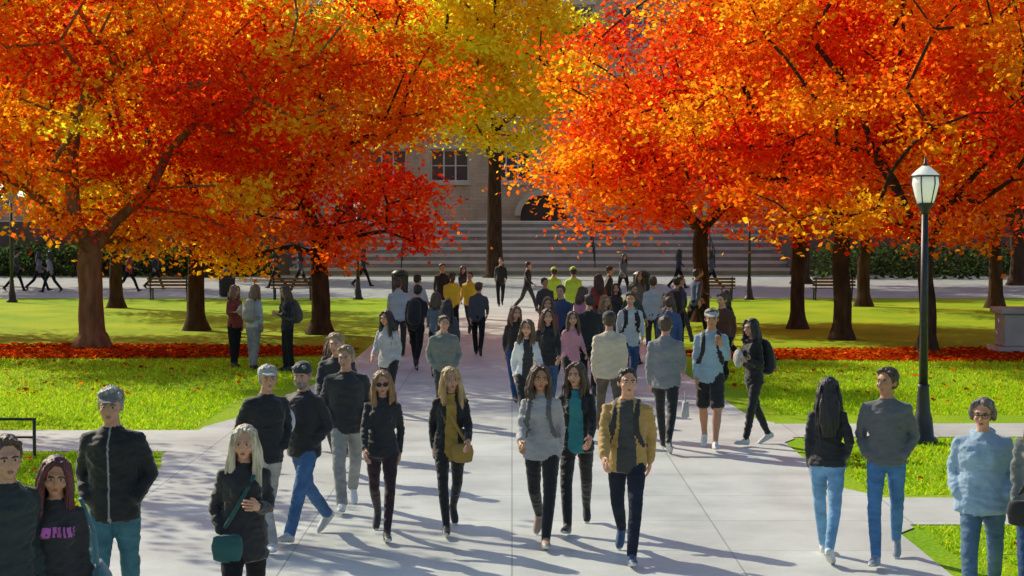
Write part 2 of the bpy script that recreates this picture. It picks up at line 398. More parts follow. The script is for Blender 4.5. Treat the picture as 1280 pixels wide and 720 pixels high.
BK=(.014,.014,.016); BK2=(.024,.023,.026); CH=(.05,.052,.056); WH=(.7,.7,.69); CR=(.58,.50,.36)
DJ=(.035,.075,.17); MJ=(.07,.15,.30); LJ=(.19,.37,.57)
S1=(.62,.32,.20); S2=(.46,.23,.13); S3=(.16,.075,.045)
blond=(.50,.32,.13); plat=(.60,.50,.36); brn=(.07,.035,.018); blk=(.012,.009,.008); gry=(.3,.29,.28)
p=[]
def A(x,d,h,sex,top,pants,**k):
    k.update(x=x,d=d,h=h,sex=sex,top=top,pants=pants); p.append(k)
# ---- nearest row
A(-2.98,10.3,1.78,'m',(.02,.03,.03),BK,f=50,hc=brn,hood=True,puff=.02,arms=('down','down'))
A(-2.72,10.5,1.62,'w',BK2,BK,f=12,hair='long',hc=(.10,.015,.02),logo=True,lc=(.45,.10,.42),skin=S2,tote=1,bc=(.07,.16,.20),arms=('pocket','down'),look=5)
A(-2.84,12.5,1.80,'m',BK,(.06,.16,.20),f=-4,hat='cap',htc=(.16,.15,.13),hc=gry,arms=('pocket','pocket'),puff=.024,zip=True,stride=.2,look=8)
A(-1.87,12.2,1.64,'w',BK2,BK,f=8,hair='long',hc=plat,arms=('pocket','bent'),puff=.03,hem=.76,sling=-1,bc=(.02,.09,.09),skin=S1,look=-8,nod=.1)
A(-2.27,16.1,1.70,'m',BK,(.42,.40,.37),f=25,arms=('pocket','pocket'),fit='loose',hc=gry,hat='cap',htc=(.35,.35,.34),puff=.026,shoe=WH,lead=-1)
A(-1.97,16.6,1.68,'m',BK2,MJ,f=-30,arms=('bent','pocket'),hc=(.25,.22,.2),puff=.036,hat='beanie',htc=(.03,.03,.035),shoe=(.5,.5,.48),hold=(.62,.64,.66),beard=True)
A(-1.72,18.3,1.72,'m',(.028,.028,.03),(.3,.3,.29),f=5,arms=('pocket','pocket'),hc=(.28,.20,.12),puff=.04,shoe=WH,lead=-1)
A(-1.24,16.7,1.62,'w',BK2,(.03,.012,.02),pk='cloth',f=3,hair='mid',hc=(.30,.16,.07),fit='legging',glasses='sun',hem=.88,shoe=(.05,.05,.05),puff=.016,look=0,lead=1,stride=.46)
A(-.60,17.0,1.62,'w',BK,BK,pk='cloth',f=5,hair='long',hc=blond,fit='legging',open=.07,inner=(.34,.22,.04),puff=.018,lead=-1,hem=.80,stride=.44,look=8,sling=1,bc=(.34,.22,.05))
A(.28,16.4,1.71,'w',(.36,.36,.37),BK,pk='cloth',f=-4,hair='mid',hc=brn,fit='slim',puff=.024,hem=.86,straps=True,pc=(.12,.12,.12),lead=1,shoe=(.4,.28,.2),skin=S2,look=14,stride=.48,arms=('swing','swing'))
A(.63,17.1,1.66,'w',BK,BK,pk='cloth',f=-8,hair='mid',hc=brn,fit='slim',open=.08,inner=(.03,.22,.24),puff=.018,lead=-1,look=-14,skin=S1)
A(1.02,15.6,1.75,'m',(.45,.27,.08),(.02,.025,.04),f=-5,hc=blk,open=.085,inner=(.05,.05,.05),puff=.024,hem=.84,fit='slim',skin=S1,shoe=(.05,.10,.18),straps=True,pc=(.03,.03,.03),lead=1,look=12,stride=.48)
A(2.81,15.6,1.61,'w',BK2,LJ,f=165,hair='long',hc=blk,arms=('pocket','down'),fit='slim',puff=.02,hem=.90,shoe=WH,stride=.34)
A(3.29,15.4,1.72,'m',(.12,.125,.13),(.08,.20,.40),f=-18,hc=brn,arms=('pocket','pocket'),skin=S2,puff=.018,hem=.90,fit='slim',shoe=(.25,.3,.35),collar=False,look=-28,lead=-1,stride=.34)
A(3.66,13.6,1.68,'w',(.27,.40,.53),(.09,.16,.25),f=-20,hair='crop',hc=(.16,.13,.12),glasses='clear',arms=('pocket','pocket'),skin=S1,puff=.05,hood=True,hem=.84,look=-5,fat=1.2)
A(3.98,13.2,1.70,'w',(.13,.15,.15),DJ,f=-20,hair='long',hc=(.3,.16,.06),arms=('down','down'),puff=.03,sling=-1)
# ---- middle
A(2.61,23.1,1.83,'m',(.27,.38,.46),BK,f=-4,hc=brn,hat='cap',htc=(.4,.4,.38),shorts=True,pack=True,skin=S2,arms=('down','strap'),shoe=WH,stride=.28,pk='cloth')
A(3.24,23.5,1.67,'w',BK,BK,f=-60,hair='mid',hc=blk,pack=True,arms=('bent','bent'),hold=(.5,.5,.52),pk='cloth',fit='slim',shoe=(.5,.5,.5),stride=.25)
A(2.02,23.0,1.78,'m',(.19,.20,.21),BK,f=172,hc=brn,arms=('swing','down'),pk='cloth',puff=.026,hbag=-1,bc=(.45,.45,.45),fit='slim')
A(1.37,24.6,1.74,'m',CR,(.12,.1,.08),f=190,hc=brn,puff=.036,arms=('down','down'),hat='beanie',htc=(.03,.03,.03))
A(.20,24.6,1.66,'w',WH,BK,f=10,hair='mid',hc=(.12,.06,.03),puff=.015,open=.09,inner=(.03,.03,.03),skin=S1,pk='cloth')
A(.55,26.9,1.66,'w',BK,DJ,f=0,hair='long',hc=brn)
A(-.99,25.6,1.64,'m',(.15,.17,.15),CH,f=10,hc=brn,arms=('pocket','pocket'),puff=.026,hood=True)
A(-1.90,27.0,1.64,'w',(.40,.40,.41),BK,f=-12,hair='long',hc=blk,skin=S2,puff=.015,pk='cloth')
A(-2.30,22.6,1.58,'w',(.05,.05,.07),DJ,f=30,hair='mid',hc=(.12,.05,.03),skin=S1)
A(-2.05,20.6,1.72,'m',BK2,CH,f=0,hc=(.3,.2,.1),puff=.025)
# ---- group on the grass edge
A(-5.68,36,1.65,'w',(.22,.04,.03),BK,f=40,hair='mid',hc=(.2,.08,.03),stride=.05,arms=('bent','down'),hold=(.5,.48,.45))
A(-5.22,35.5,1.68,'w',(.45,.46,.50),(.25,.24,.25),f=160,hair='mid',hc=(.2,.1,.05),stride=.05,pack=True,pc=(.35,.3,.25),arms=('down','down'))
A(-4.48,35,1.67,'w',BK,BK,f=-60,hair='long',hc=brn,stride=.05,arms=('bent','bent'),pack=True,pc=(.08,.07,.06))
# ---- crowd further back
A(-2.48,38.6,1.75,'m',(.42,.43,.46),CH,f=180,hc=brn,puff=.03,hood=True)
A(-2.25,41.5,1.72,'m',(.45,.46,.5),CH,f=160,hc=blk,puff=.02)
A(-1.93,35.5,1.74,'m',BK,BK,f=175,hc=blk,pack=True)
A(-2.0,50,1.78,'m',BK,BK,f=0,hc=blk); A(-1.5,53.5,1.62,'w',(.03,.03,.04),BK,f=40,hair='long',hc=blk)
A(-1.10,30.4,1.66,'w',CH,BK,f=195,hair='long',hc=blk); A(-1.45,34,1.62,'w',(.1,.12,.15),BK,f=180,hair='mid',hc=brn)
A(-1.55,45,1.7,'m',(.75,.55,.03),BK,f=20,hc=blk,puff=.02,skin=S3); A(-1.12,46.5,1.64,'m',(.75,.55,.03),CH,f=-10,hc=blk,puff=.02)
A(-.4,61,1.72,'m',BK,BK,f=0,hc=blk); A(.5,57,1.66,'m',BK,CH,f=70)
A(1.15,49,1.72,'m',(.45,.75,.06),BK,f=180,hat='beanie',htc=(.5,.75,.08),puff=.02); A(1.65,47,1.78,'m',(.45,.75,.06),CH,f=180,hat='beanie',htc=(.5,.75,.08),puff=.02)
A(.05,29.3,1.62,'w',(.03,.02,.02),DJ,f=10,hair='mid',hc=(.15,.05,.03)); A(.66,31.8,1.66,'w',(.40,.02,.025),BK,f=5,hair='long',hc=brn)
A(.95,28.2,1.58,'w',(.55,.25,.30),BK,f=15,hair='long',hc=brn,pk='cloth'); A(1.42,36,1.68,'w',(.5,.2,.28),DJ,f=150,hair='mid',hc=brn)
A(1.32,30.0,1.76,'m',BK,BK,f=180,hc=blk,puff=.02); A(.98,34.5,1.74,'m',(.03,.05,.12),BK,f=-30,hc=brn)
A(2.05,30.5,1.78,'m',(.45,.47,.50),DJ,f=0,hc=brn,pack=True,skin=S1); A(1.75,33.2,1.62,'w',(.12,.12,.13),BK,f=30,hair='long',hc=(.25,.12,.05))
A(3.1,38.6,1.80,'m',(.42,.44,.47),CH,f=180,hc=brn); A(2.5,36.5,1.7,'m',(.03,.06,.05),BK,f=30,hc=brn)
A(3.75,40,1.75,'m',(.03,.05,.14),BK,f=180,hc=blk,pack=True); A(4.1,43,1.66,'m',(.02,.03,.07),CH,f=60,hc=brn); A(3.35,46.5,1.64,'w',(.10,.11,.12),BK,f=0,hair='long')
A(3.85,32.0,1.72,'m',(.09,.03,.02),BK,f=-20,hc=brn,skin=S1); A(2.8,31.2,1.68,'m',(.05,.09,.2),BK,f=180,hc=brn); A(4.4,36.0,1.60,'w',(.02,.02,.02),BK,f=-60,hair='long')
A(.8,42,1.64,'m',(.05,.05,.05),BK,f=0); A(2.1,43,1.74,'w',(.25,.04,.03),BK,f=180,hair='long'); A(2.8,51,1.7,'m',BK,BK,f=90)
A(-.75,39,1.66,'m',(.06,.06,.07),BK,f=180,hc=brn); A(2.35,40,1.60,'w',(.03,.03,.035),BK,f=20,hair='mid'); A(4.7,45,1.76,'m',(.05,.09,.18),BK,f=120)
A(3.05,34.2,1.64,'w',(.08,.08,.10),BK,f=-40,hair='long',hc=(.1,.05,.03)); A(5.3,50,1.66,'m',(.12,.03,.03),BK,f=80)
# far crossing
for (x,d,c,f) in ((-20.6,73,(.03,.03,.04),90),(-19.9,74,(.15,.15,.17),90),(-18.9,72,(.2,.2,.22),-90),(-15.9,73,(.35,.02,.02),90),(-15.2,75,(.03,.03,.03),90),(-10.2,76,(.02,.02,.03),-90),(-8.9,74,(.05,.06,.08),-90),(-6.6,78,(.03,.03,.03),90),(7.2,76,(.04,.04,.05),90),(8.4,74,(.1,.1,.12),-90),(4.3,68,(.12,.12,.14),30)):
    A(x,d,1.72,'m' if int(d)%2 else 'w',c,BK,f=f,hair='short' if int(d)%2 else 'long',hc=blk)
for q in p: person(q)
print('people',len(p),time.time()-T0)

# ---------------------------------------------------------------- trees
PAL=np.array([[.78,.020,.008],[.93,.070,.008],[.96,.18,.010],[.96,.38,.015],[.96,.64,.04]])
def palcol(t):
    t=np.clip(t,0,.999)*4; i=t.astype(int); f=(t-i)[:,None]
    return PAL[i]*(1-f)+PAL[i+1]*f
def leaf_quads(cen,size,rng,flat=.5):
    n=len(cen)
    nr=rng.normal(size=(n,3)); nr[:,2]+=flat*np.sign(nr[:,2]); nr/=np.linalg.norm(nr,axis=1)[:,None]
    a=rng.normal(size=(n,3)); u=np.cross(nr,a); u/=np.linalg.norm(u,axis=1)[:,None]; v=np.cross(nr,u)
    s=(size*rng.uniform(.6,1.25,n))[:,None]
    V=np.stack([cen-u*s*.55, cen+v*s*.42+nr*s*.08, cen+u*s*.6, cen-v*s*.42+nr*s*.08],axis=1).reshape(-1,3)
    return V
def mesh_np(name,V,quads_n,extraV,extraF,mats,cols,ecol):
    nq=quads_n
    vv=np.concatenate([V,extraV]) if len(extraV) else V
    me=bpy.data.meshes.new(name)
    ef=extraF
    me.vertices.add(len(vv)); me.vertices.foreach_set('co',vv.astype(np.float32).ravel())
    idx=np.arange(nq*4,dtype=np.int32)
    if len(ef): idx=np.concatenate([idx,(np.array(ef,dtype=np.int32)+len(V)).ravel()])
    me.loops.add(len(idx)); me.loops.foreach_set('vertex_index',idx)
    npoly=len(idx)//4; me.polygons.add(npoly)
    me.polygons.foreach_set('loop_start',np.arange(npoly,dtype=np.int32)*4)
    try: me.polygons.foreach_set('loop_total',np.full(npoly,4,dtype=np.int32))
    except Exception: pass
    mi=np.zeros(npoly,dtype=np.int32); mi[nq:]=1
    for m in mats: me.materials.append(m)
    me.polygons.foreach_set('material_index',mi)
    sm=np.zeros(npoly,dtype=bool); sm[nq:]=True; me.polygons.foreach_set('use_smooth',sm)
    me.update(calc_edges=True)
    at=me.attributes.new('leafcol','FLOAT_COLOR','FACE')
    c=np.ones((npoly,4),dtype=np.float32); c[:nq,:3]=cols; 
    at.data.foreach_set('color',c.ravel())
    o=bpy.data.objects.new(name,me); COL.objects.link(o); return o
def tubes(segs,sides=7):
    V=[];F=[]
    for (p0,p1,r0,r1) in segs:
        t=(p1-p0); 
        if t.length<1e-5: continue
        t.normalize(); s=t.orthogonal().normalized(); u=t.cross(s); b=len(V)
        for p_,r in((p0,r0),(p1,r1)):
            for k in range(sides):
                a=2*math.pi*k/sides; V.append(p_+s*(r*math.cos(a))+u*(r*math.sin(a)))
        for k in range(sides): F.append((b+k,b+(k+1)%sides,b+sides+(k+1)%sides,b+sides+k))
    return V,F
def tree(name,base,th,tr,cc,cr,ncl,nlf,ls,clr,tmean,tvar,seed,zmin=2.0,bark=BARK,lean=(0,0),gap=-.15,grad=0.0,bright=1.0):
    rng=np.random.default_rng(seed); base=Vector(base)
    nodes=[];par=[];plen=[]
    nt_=6
    for i in range(nt_+1):
        f=i/nt_
        w_=Vector((noise.noise(Vector((seed,f*2,0))),noise.noise(Vector((seed,0,f*2+5))),0))*.18*f
        nodes.append(base+Vector((lean[0]*f*f,lean[1]*f*f,th*f))+w_); par.append(i-1); plen.append(0)
    top=nodes[-1]; cl=[]
    tries=0
    while len(cl)<ncl and tries<ncl*30:
        tries+=1
        v=rng.normal(size=3); v/=np.linalg.norm(v); r=rng.uniform()**(1/2.4)
        q=Vector((cc[0]+v[0]*cr[0]*r,cc[1]+v[1]*cr[1]*r,cc[2]+v[2]*cr[2]*r))
        zl=zmin+ .5*noise.noise(Vector((q.x*.4+seed,q.y*.4,0)))
        if q.z<zl+.25: continue
        if noise.noise(Vector((q.x*.38+seed*3.1,q.y*.38,q.z*.6)))<gap: continue
        cl.append(q)
    cl.sort(key=lambda q:(q-top).length)
    for q in cl:
        arr=np.array([tuple(n) for n in nodes[nt_-1:]]); dd=np.linalg.norm(arr-np.array(q),axis=1)+.22*np.array(plen[nt_-1:])
        dd+=np.maximum(0,arr[:,2]-q.z)*.7
        j=int(np.argmin(dd))+nt_-1; a=nodes[j]; L_=(q-a).length
        k=max(1,int(L_/.7)); prev=j
        for m in range(1,k+1):
            f=m/k; pnt=a.lerp(q,f)+Vector((0,0,math.sin(f*math.pi)*L_*.10))
            if m<k: pnt+=Vector(rng.normal(size=3)*.07)
            nodes.append(pnt); par.append(prev); plen.append(plen[prev]+(pnt-nodes[prev]).length); prev=len(nodes)-1
    cnt=np.zeros(len(nodes))
    has=set(par)
    for i in range(len(nodes)):
        if i not in has: cnt[i]=1
    for i in range(len(nodes)-1,0,-1):
        cnt[par[i]]+=cnt[i]
    tot=max(1,cnt[nt_]); rad=np.maximum(.013,tr*.86*(cnt/tot)**.52)
    segs=[]
    for i in range(nt_+1,len(nodes)):
        j=par[i]; r0=min(rad[j],rad[i]*1.3) if j>nt_ else min(tr*.8,rad[i]*1.5)
        segs.append((nodes[j],nodes[i],r0,rad[i]))
    tv,tf=tubes(segs)
    tp=[base+Vector((0,0,-.1)),base+Vector((0,0,.08)),base+Vector((0,0,.3))]+nodes[1:nt_+1]
    trr=[tr*1.9,tr*1.55,tr*1.15]+[tr*(1.05-.2*i/nt_) for i in range(1,nt_+1)]
    v2,f2=loft(tp,trr,14,round_=0); b=len(tv); f2=[q for q in f2 if len(q)==4]
    for i,vv in enumerate(v2):
        n_=noise.noise(Vector((vv.x*5,vv.y*5,vv.z*1.2+seed)))*.05*tr/.3
        ax=Vector((nodes[0].x,nodes[0].y,vv.z)); dv=(vv-ax); 
        if dv.length>0: v2[i]=vv+dv.normalized()*n_
    tv+=v2; tf+=[tuple(i+b for i in q) for q in f2]
    CL=np.array([tuple(q) for q in cl]); nC=len(CL)
    per=np.maximum(30,(nlf*rng.uniform(.55,1.4,nC))).astype(int)
    ci=np.repeat(np.arange(nC),per); n=len(ci)
    rsz=rng.uniform(.75,1.3,nC)*clr
    g=rng.normal(size=(n,3))*.52
    off=g*np.stack([rsz[ci],rsz[ci],rsz[ci]*.48],1)
    off[:,2]-=.12*(off[:,0]**2+off[:,1]**2)/clr
    cen=CL[ci]+off
    tcl=np.array([noise.noise(Vector((q[0]*.33+seed*7,q[1]*.33,q[2]*.42))) for q in CL])
    tt=tmean+tvar*tcl*1.8+rng.normal(size=nC)*tvar*.35
    tt=tt+grad*(CL[:,2]-cc[2])/cr[2]
    t=tt[ci]+rng.normal(size=n)*.09
    cols=palcol(t)*(rng.uniform(.65,1.0,n)[:,None])*bright
    V=leaf_quads(cen,np.full(n,ls),rng,.4)
    return mesh_np(name,V,n,np.array([tuple(v) for v in tv]),tf,[LEAF,bark],cols,None)
# left group
tree('maple_tree',(-9.9,41.4,0),2.3,.31,(-9.3,41.3,6.9),(6.6,5.4,4.9),205,265,.13,.95,.40,.50,1,zmin=2.3,grad=-.06,gap=-.08)
tree('maple_tree',(-5.05,46.3,0),2.5,.24,(-5.3,45.0,5.4),(4.5,4.4,4.3),145,260,.13,.9,.42,.38,2,zmin=1.7,bark=BARKD,grad=-.06)
tree('maple_tree',(-8.6,47.9,0),2.9,.24,(-10.5,50,7.5),(6,4.5,5),80,130,.19,1.1,.62,.25,3,zmin=2.6,bark=BARKD)
tree('maple_tree',(-15.6,47.5,0),2.6,.28,(-16.5,47,7),(6,5,5),90,130,.18,1.1,.50,.3,4,zmin=2.4,bark=BARKD)
# right group
tree('maple_tree',(9.5,40.2,0),2.4,.19,(9.2,40.2,6.9),(6.3,5.2,4.9),205,265,.13,.95,.44,.38,5,zmin=2.0,bark=BARKD,grad=.12)
tree('maple_tree',(8.3,44.2,0),2.6,.22,(7.2,45.5,6.8),(4.5,4.5,4.3),125,240,.13,.95,.36,.32,6,zmin=2.4,bark=BARKD)
tree('maple_tree',(5.6,52,0),2.7,.24,(5.1,52,6.0),(4.9,4.5,3.8),135,230,.15,1.0,.28,.32,7,zmin=2.5,bark=BARKD)
tree('maple_tree',(7.9,48.6,0),2.9,.2,(12,51,7.5),(6,4.5,5),80,130,.19,1.1,.55,.3,8,zmin=2.6,bark=BARKD)
tree('maple_tree',(17,48,0),2.6,.26,(17,47,7),(5.5,5,5),80,130,.18,1.1,.52,.3,9,zmin=2.4,bark=BARKD)
tree('maple_tree',(12.2,61,0),2.8,.22,(12.5,61,6.8),(4.5,4,4.4),70,130,.2,1.2,.35,.3,21,zmin=2.5,bark=BARKD)
tree('maple_tree',(16.5,60,0),2.8,.24,(16.8,60,6.8),(4.5,4,4.4),70,130,.2,1.2,.45,.3,22,zmin=2.5,bark=BARKD)
tree('maple_tree',(-13.5,60,0),2.8,.22,(-13.5,60,6.8),(4.5,4,4.4),70,130,.2,1.2,.5,.3,23,zmin=2.5,bark=BARKD)
# yellow elm in the middle distance and its neighbours
tree('elm_tree',(-.9,90.5,0),6.0,.40,(-2.6,85.0,11.6),(6.8,5.0,6.4),210,190,.25,1.3,.93,.12,10,zmin=5.9,bark=BARKD,gap=-.4)
tree('elm_tree',(-16,91,0),4.0,.38,(-16,90,8),(5,4,4.5),80,120,.30,1.4,.80,.2,11,zmin=3.5,bark=BARKD)
tree('elm_tree',(-24,80,0),3.5,.38,(-24,80,9),(6,5.5,6),80,120,.30,1.5,.6,.25,12,zmin=3.2,bark=BARKD)
tree('elm_tree',(13.5,82,0),3.6,.36,(13.0,82,10.5),(6.0,5.5,6.8),100,130,.30,1.4,.55,.25,13,zmin=3.4,bark=BARKD)
tree('elm_tree',(23,80,0),3.6,.36,(23,80,10),(6.5,5.5,7),90,130,.30,1.5,.55,.25,14,zmin=3.2,bark=BARKD)
# young sparse trees left of the view
tree('birch_tree',(-15.0,30.5,0),3.0,.16,(-15.0,30.5,6.5),(2.6,2.6,3.2),30,110,.15,.8,.6,.2,15,zmin=3.2,bark=BARKD)
tree('birch_tree',(-10.5,24.5,0),3.0,.14,(-10.5,24.5,6.0),(2.0,2.0,2.6),18,90,.15,.8,.6,.2,16,zmin=3.4,bark=BARKD)
print('trees',time.time()-T0)

# ---------------------------------------------------------------- ground
def sheet(name,poly,z,mat):
    return obj_from(name,[(x,y,z) for x,y in poly],[tuple(range(len(poly)))],[mat])
m,nt,out=new_mat('lawn_grass')
tc=N(nt,'ShaderNodeTexCoord'); n1=N(nt,'ShaderNodeTexNoise'); n1.inputs['Scale'].default_value=.45; n1.inputs['Detail'].default_value=8
n2=N(nt,'ShaderNodeTexNoise'); n2.inputs['Scale'].default_value=22; n2.inputs['Detail'].default_value=6
nt.links.new(tc.outputs['Object'],n1.inputs['Vector']); nt.links.new(tc.outputs['Object'],n2.inputs['Vector'])
r1=ramp(nt,[(.3,(.19,.38,.007)),(.7,(.40,.52,.014))]); r2=ramp(nt,[(.3,(.6,.6,.6)),(.7,(1.2,1.2,1.2))])
nt.links.new(n1.outputs[0],r1.inputs[0]); nt.links.new(n2.outputs[0],r2.inputs[0])
mx=N(nt,'ShaderNodeMix',data_type='RGBA',blend_type='MULTIPLY'); mx.inputs[0].default_value=1
nt.links.new(r1.outputs[0],mx.inputs[6]); nt.links.new(r2.outputs[0],mx.inputs[7])
b=N(nt,'ShaderNodeBsdfPrincipled'); b.inputs['Roughness'].default_value=.9; b.inputs['Specular IOR Level'].default_value=.1
nt.links.new(mx.outputs[2],b.inputs['Base Color'])
bp=N(nt,'ShaderNodeBump'); bp.inputs['Distance'].default_value=.03; bp.inputs['Strength'].default_value=.4
nt.links.new(n2.outputs[0],bp.inputs['Height']); nt.links.new(bp.outputs[0],b.inputs['Normal']); nt.links.new(b.outputs[0],out.inputs[0])
LAWN=m
def concrete(name,c1,c2,sw,sh,rough=.55):
    m,nt,out=new_mat(name)
    tc=N(nt,'ShaderNodeTexCoord'); br=N(nt,'ShaderNodeTexBrick'); br.offset=0
    br.inputs['Scale'].default_value=1; br.inputs['Brick Width'].default_value=sw; br.inputs['Row Height'].default_value=sh
    br.inputs['Mortar Size'].default_value=.009; br.inputs['Mortar Smooth'].default_value=.3
    br.inputs['Color1'].default_value=(*c1,1); br.inputs['Color2'].default_value=(*c2,1); br.inputs['Mortar'].default_value=(c1[0]*.6,c1[1]*.6,c1[2]*.6,1)
    nt.links.new(tc.outputs['Object'],br.inputs['Vector'])
    n1=N(nt,'ShaderNodeTexNoise'); n1.inputs['Scale'].default_value=.9; n1.inputs['Detail'].default_value=10; n1.inputs['Roughness'].default_value=.65
    n2=N(nt,'ShaderNodeTexNoise'); n2.inputs['Scale'].default_value=60; n2.inputs['Detail'].default_value=4
    for n_ in(n1,n2): nt.links.new(tc.outputs['Object'],n_.inputs['Vector'])
    r=ramp(nt,[(.3,(.76,.76,.76)),(.7,(1.1,1.1,1.08))]); nt.links.new(n1.outputs[0],r.inputs[0])
    mx=N(nt,'ShaderNodeMix',data_type='RGBA',blend_type='MULTIPLY'); mx.inputs[0].default_value=1
    nt.links.new(br.outputs[0],mx.inputs[6]); nt.links.new(r.outputs[0],mx.inputs[7])
    b=N(nt,'ShaderNodeBsdfPrincipled'); nt.links.new(mx.outputs[2],b.inputs['Base Color'])
    rr=N(nt,'ShaderNodeMapRange'); rr.inputs['To Min'].default_value=rough-.12; rr.inputs['To Max'].default_value=rough+.2
    nt.links.new(n1.outputs[0],rr.inputs['Value']); nt.links.new(rr.outputs[0],b.inputs['Roughness'])
    bp=N(nt,'ShaderNodeBump'); bp.inputs['Distance'].default_value=.01; bp.inputs['Strength'].default_value=.3
    nt.links.new(n2.outputs[0],bp.inputs['Height']); nt.links.new(bp.outputs[0],b.inputs['Normal']); nt.links.new(b.outputs[0],out.inputs[0])
    return m
CONC=concrete('path_concrete',(.58,.615,.585),(.63,.665,.635),2.0,1.6,.40)
CONC2=concrete('plaza_paving',(.36,.40,.41),(.41,.45,.46),1.2,1.2,.5)
sheet('ground',[(-600,-300),(600,-300),(600,900),(-600,900)],0,LAWN)
main=[(-4.3,-5),(3.75,-5),(3.75,16.9),(3.95,17.2),(3.95,19.3),(3.72,19.8),(3.7,23.8),(3.9,24.2),(3.9,26.1),(3.65,26.8),(3.4,34),(3.3,67.0),(-3.3,67.0),(-3.4,35),(-4.0,27.5),(-4.5,25.6),(-4.5,22.5),(-4.3,21.5)]
sheet('concrete_walkway',main,.012,CONC)
sheet('side_path',[(-60,22.9),(-4.5,22.9),(-4.5,25.2),(-60,25.2)],.008,CONC)
sheet('side_path',[(3.95,17.4),(60,17.4),(60,19.1),(3.95,19.1)],.008,CONC)
sheet('side_path',[(3.9,24.4),(60,25.2),(60,27.0),(3.9,26.0)],.008,CONC)
sheet('plaza_paving',[(-70,67),(70,67),(70,94),(-70,94)],.008,CONC2)
LIT=mottled('leaf_litter',(.20,.035,.012),(.40,.10,.018),9,.95,.8,40,8,.1)
def blob(cx,cy,rx,ry,seed):
    P_=[]
    for k in range(64):
        a=2*math.pi*k/64; r=1+.12*noise.noise(Vector((math.cos(a)*2+seed,math.sin(a)*2,0)))+.05*noise.noise(Vector((math.cos(a)*9+seed,math.sin(a)*9,3)))
        P_.append((cx+rx*r*math.cos(a),cy+ry*r*math.sin(a)))
    return P_
def litter(name,areas,n,seed,sz=.11):
    rng=np.random.default_rng(seed)
    C=[]
    for (cx,cy,rx,ry,k) in areas:
        m_=int(n*k); a=rng.uniform(0,6.283,m_); r=np.sqrt(rng.uniform(0,1.15,m_)); C.append(np.stack([cx+r*np.cos(a)*rx,cy+r*np.sin(a)*ry,rng.uniform(.02,.05,m_)],1))
    C=np.concatenate(C); C=C[(C[:,0]<-3.6)|(C[:,0]>3.9)]; nn=len(C)
    Vq=leaf_quads(C,np.full(nn,sz),rng,2.5); cols=palcol(rng.normal(.28,.2,nn))*rng.uniform(.25,.75,nn)[:,None]
    return mesh_np(name,Vq,nn,np.zeros((0,3)),[],[LEAF],cols,None)
sheet('leaf_litter_ground',blob(-11.6,40.2,8.0,1.9,1),.004,LIT)
sheet('leaf_litter_ground',blob(12.0,39.2,8.2,1.6,2),.004,LIT)
litter('fallen_leaves',[(-11.4,40.2,7.9,2.1,1),(11.9,39.2,8.1,1.9,1),(-8,34,4,4,.02),(9,33,5,4,.02)],11000,3)
litter('fallen_leaves',[(-6.2,19.5,1.6,2.5,1),(6.5,15.5,2,1.5,1.5),(5.5,21.5,1.5,1.5,.5)],130,4,.08)
def blades(name,rects,dens,seed,hh=.06):
    rng=np.random.default_rng(seed); C=[]
    for (x0,x1,y0,y1) in rects:
        n=int((x1-x0)*(y1-y0)*dens); C.append(np.stack([rng.uniform(x0,x1,n),rng.uniform(y0,y1,n),np.zeros(n)],1))
    C=np.concatenate(C); n=len(C); a=rng.uniform(0,6.28,n); w=rng.uniform(.008,.016,n); h=rng.uniform(.5,1.2,n)*hh
    u=np.stack([np.cos(a),np.sin(a),np.zeros(n)],1)*w[:,None]; tip=rng.normal(size=(n,3))*.025; tip[:,2]=h
    V=np.stack([C-u,C+u,C+tip+u*.3,C+tip-u*.3],1).reshape(-1,3)
    base=np.array([[.32,.54,.010],[.56,.70,.022],[.66,.60,.05]]); k=rng.choice(3,n,p=[.45,.42,.13])
    cols=base[k]*rng.uniform(.7,1.15,n)[:,None]
    return mesh_np(name,V,n,np.zeros((0,3)),[],[GRASSB],cols,None)
blades('lawn_grass',[(-16,-4.6,25.3,31),(4.1,14,27.2,32),(-9,-4.55,13,22.8),(4.0,10,19.3,24.2),(4.0,8.5,12,17.3)],420,7,.045)
blades('lawn_grass',[(-18,-4.0,31,38),(3.8,17,32,37.5)],180,8,.05)
print('ground',time.time()-T0)

# ---------------------------------------------------------------- steps, building
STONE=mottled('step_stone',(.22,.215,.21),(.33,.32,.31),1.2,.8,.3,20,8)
LITTREAD=mottled('step_tread_lit',(.46,.45,.42),(.60,.58,.54),1.2,.8,.2,20,8)  # paler than the risers: lit-tread contrast painted into the stone colour
STD=mottled('dark_stone',(.09,.075,.06),(.16,.13,.11),1.5,.9,.3,20,8)
bl=[];nl=[];rise=.36;y0=95
for i in range(8):
    bl.append((-12,15,y0+i*1.15,y0+10.5,i*rise,(i+1)*rise-.16))
    nl.append((-12.02,15.02,y0+i*1.15-.05,y0+10.5,(i+1)*rise-.158,(i+1)*rise-.002))
se=empty('stone_steps',(0,0,0))
boxes('risers',bl,STONE,se); boxes('treads',nl,LITTREAD,se)
hr_=empty('step_handrail')
for xx in(-6,4.5,11):
    segs=[]
    for i in range(8):
        yy=y0+.5+i*1.15; segs.append((Vector((xx,yy,(i+1)*rise-.01)),Vector((xx,yy,(i+1)*rise+.95)),.03,.03))
    segs.append((Vector((xx,y0+.5,rise+.95)),Vector((xx,y0+.5+7*1.15,8*rise+.95)),.035,.035))
    v,f=tubes(segs); obj_from('rail',v,f,[IRON],parent=hr_)
sheet('terrace',[(-70,105.5),(70,105.5),(70,140),(-70,140)],2.885,STONE)
boxes('retaining_wall',[(-70,-12.03,95,105.5,0,2.88),(15.03,70,95,105.5,0,2.88)],STD)
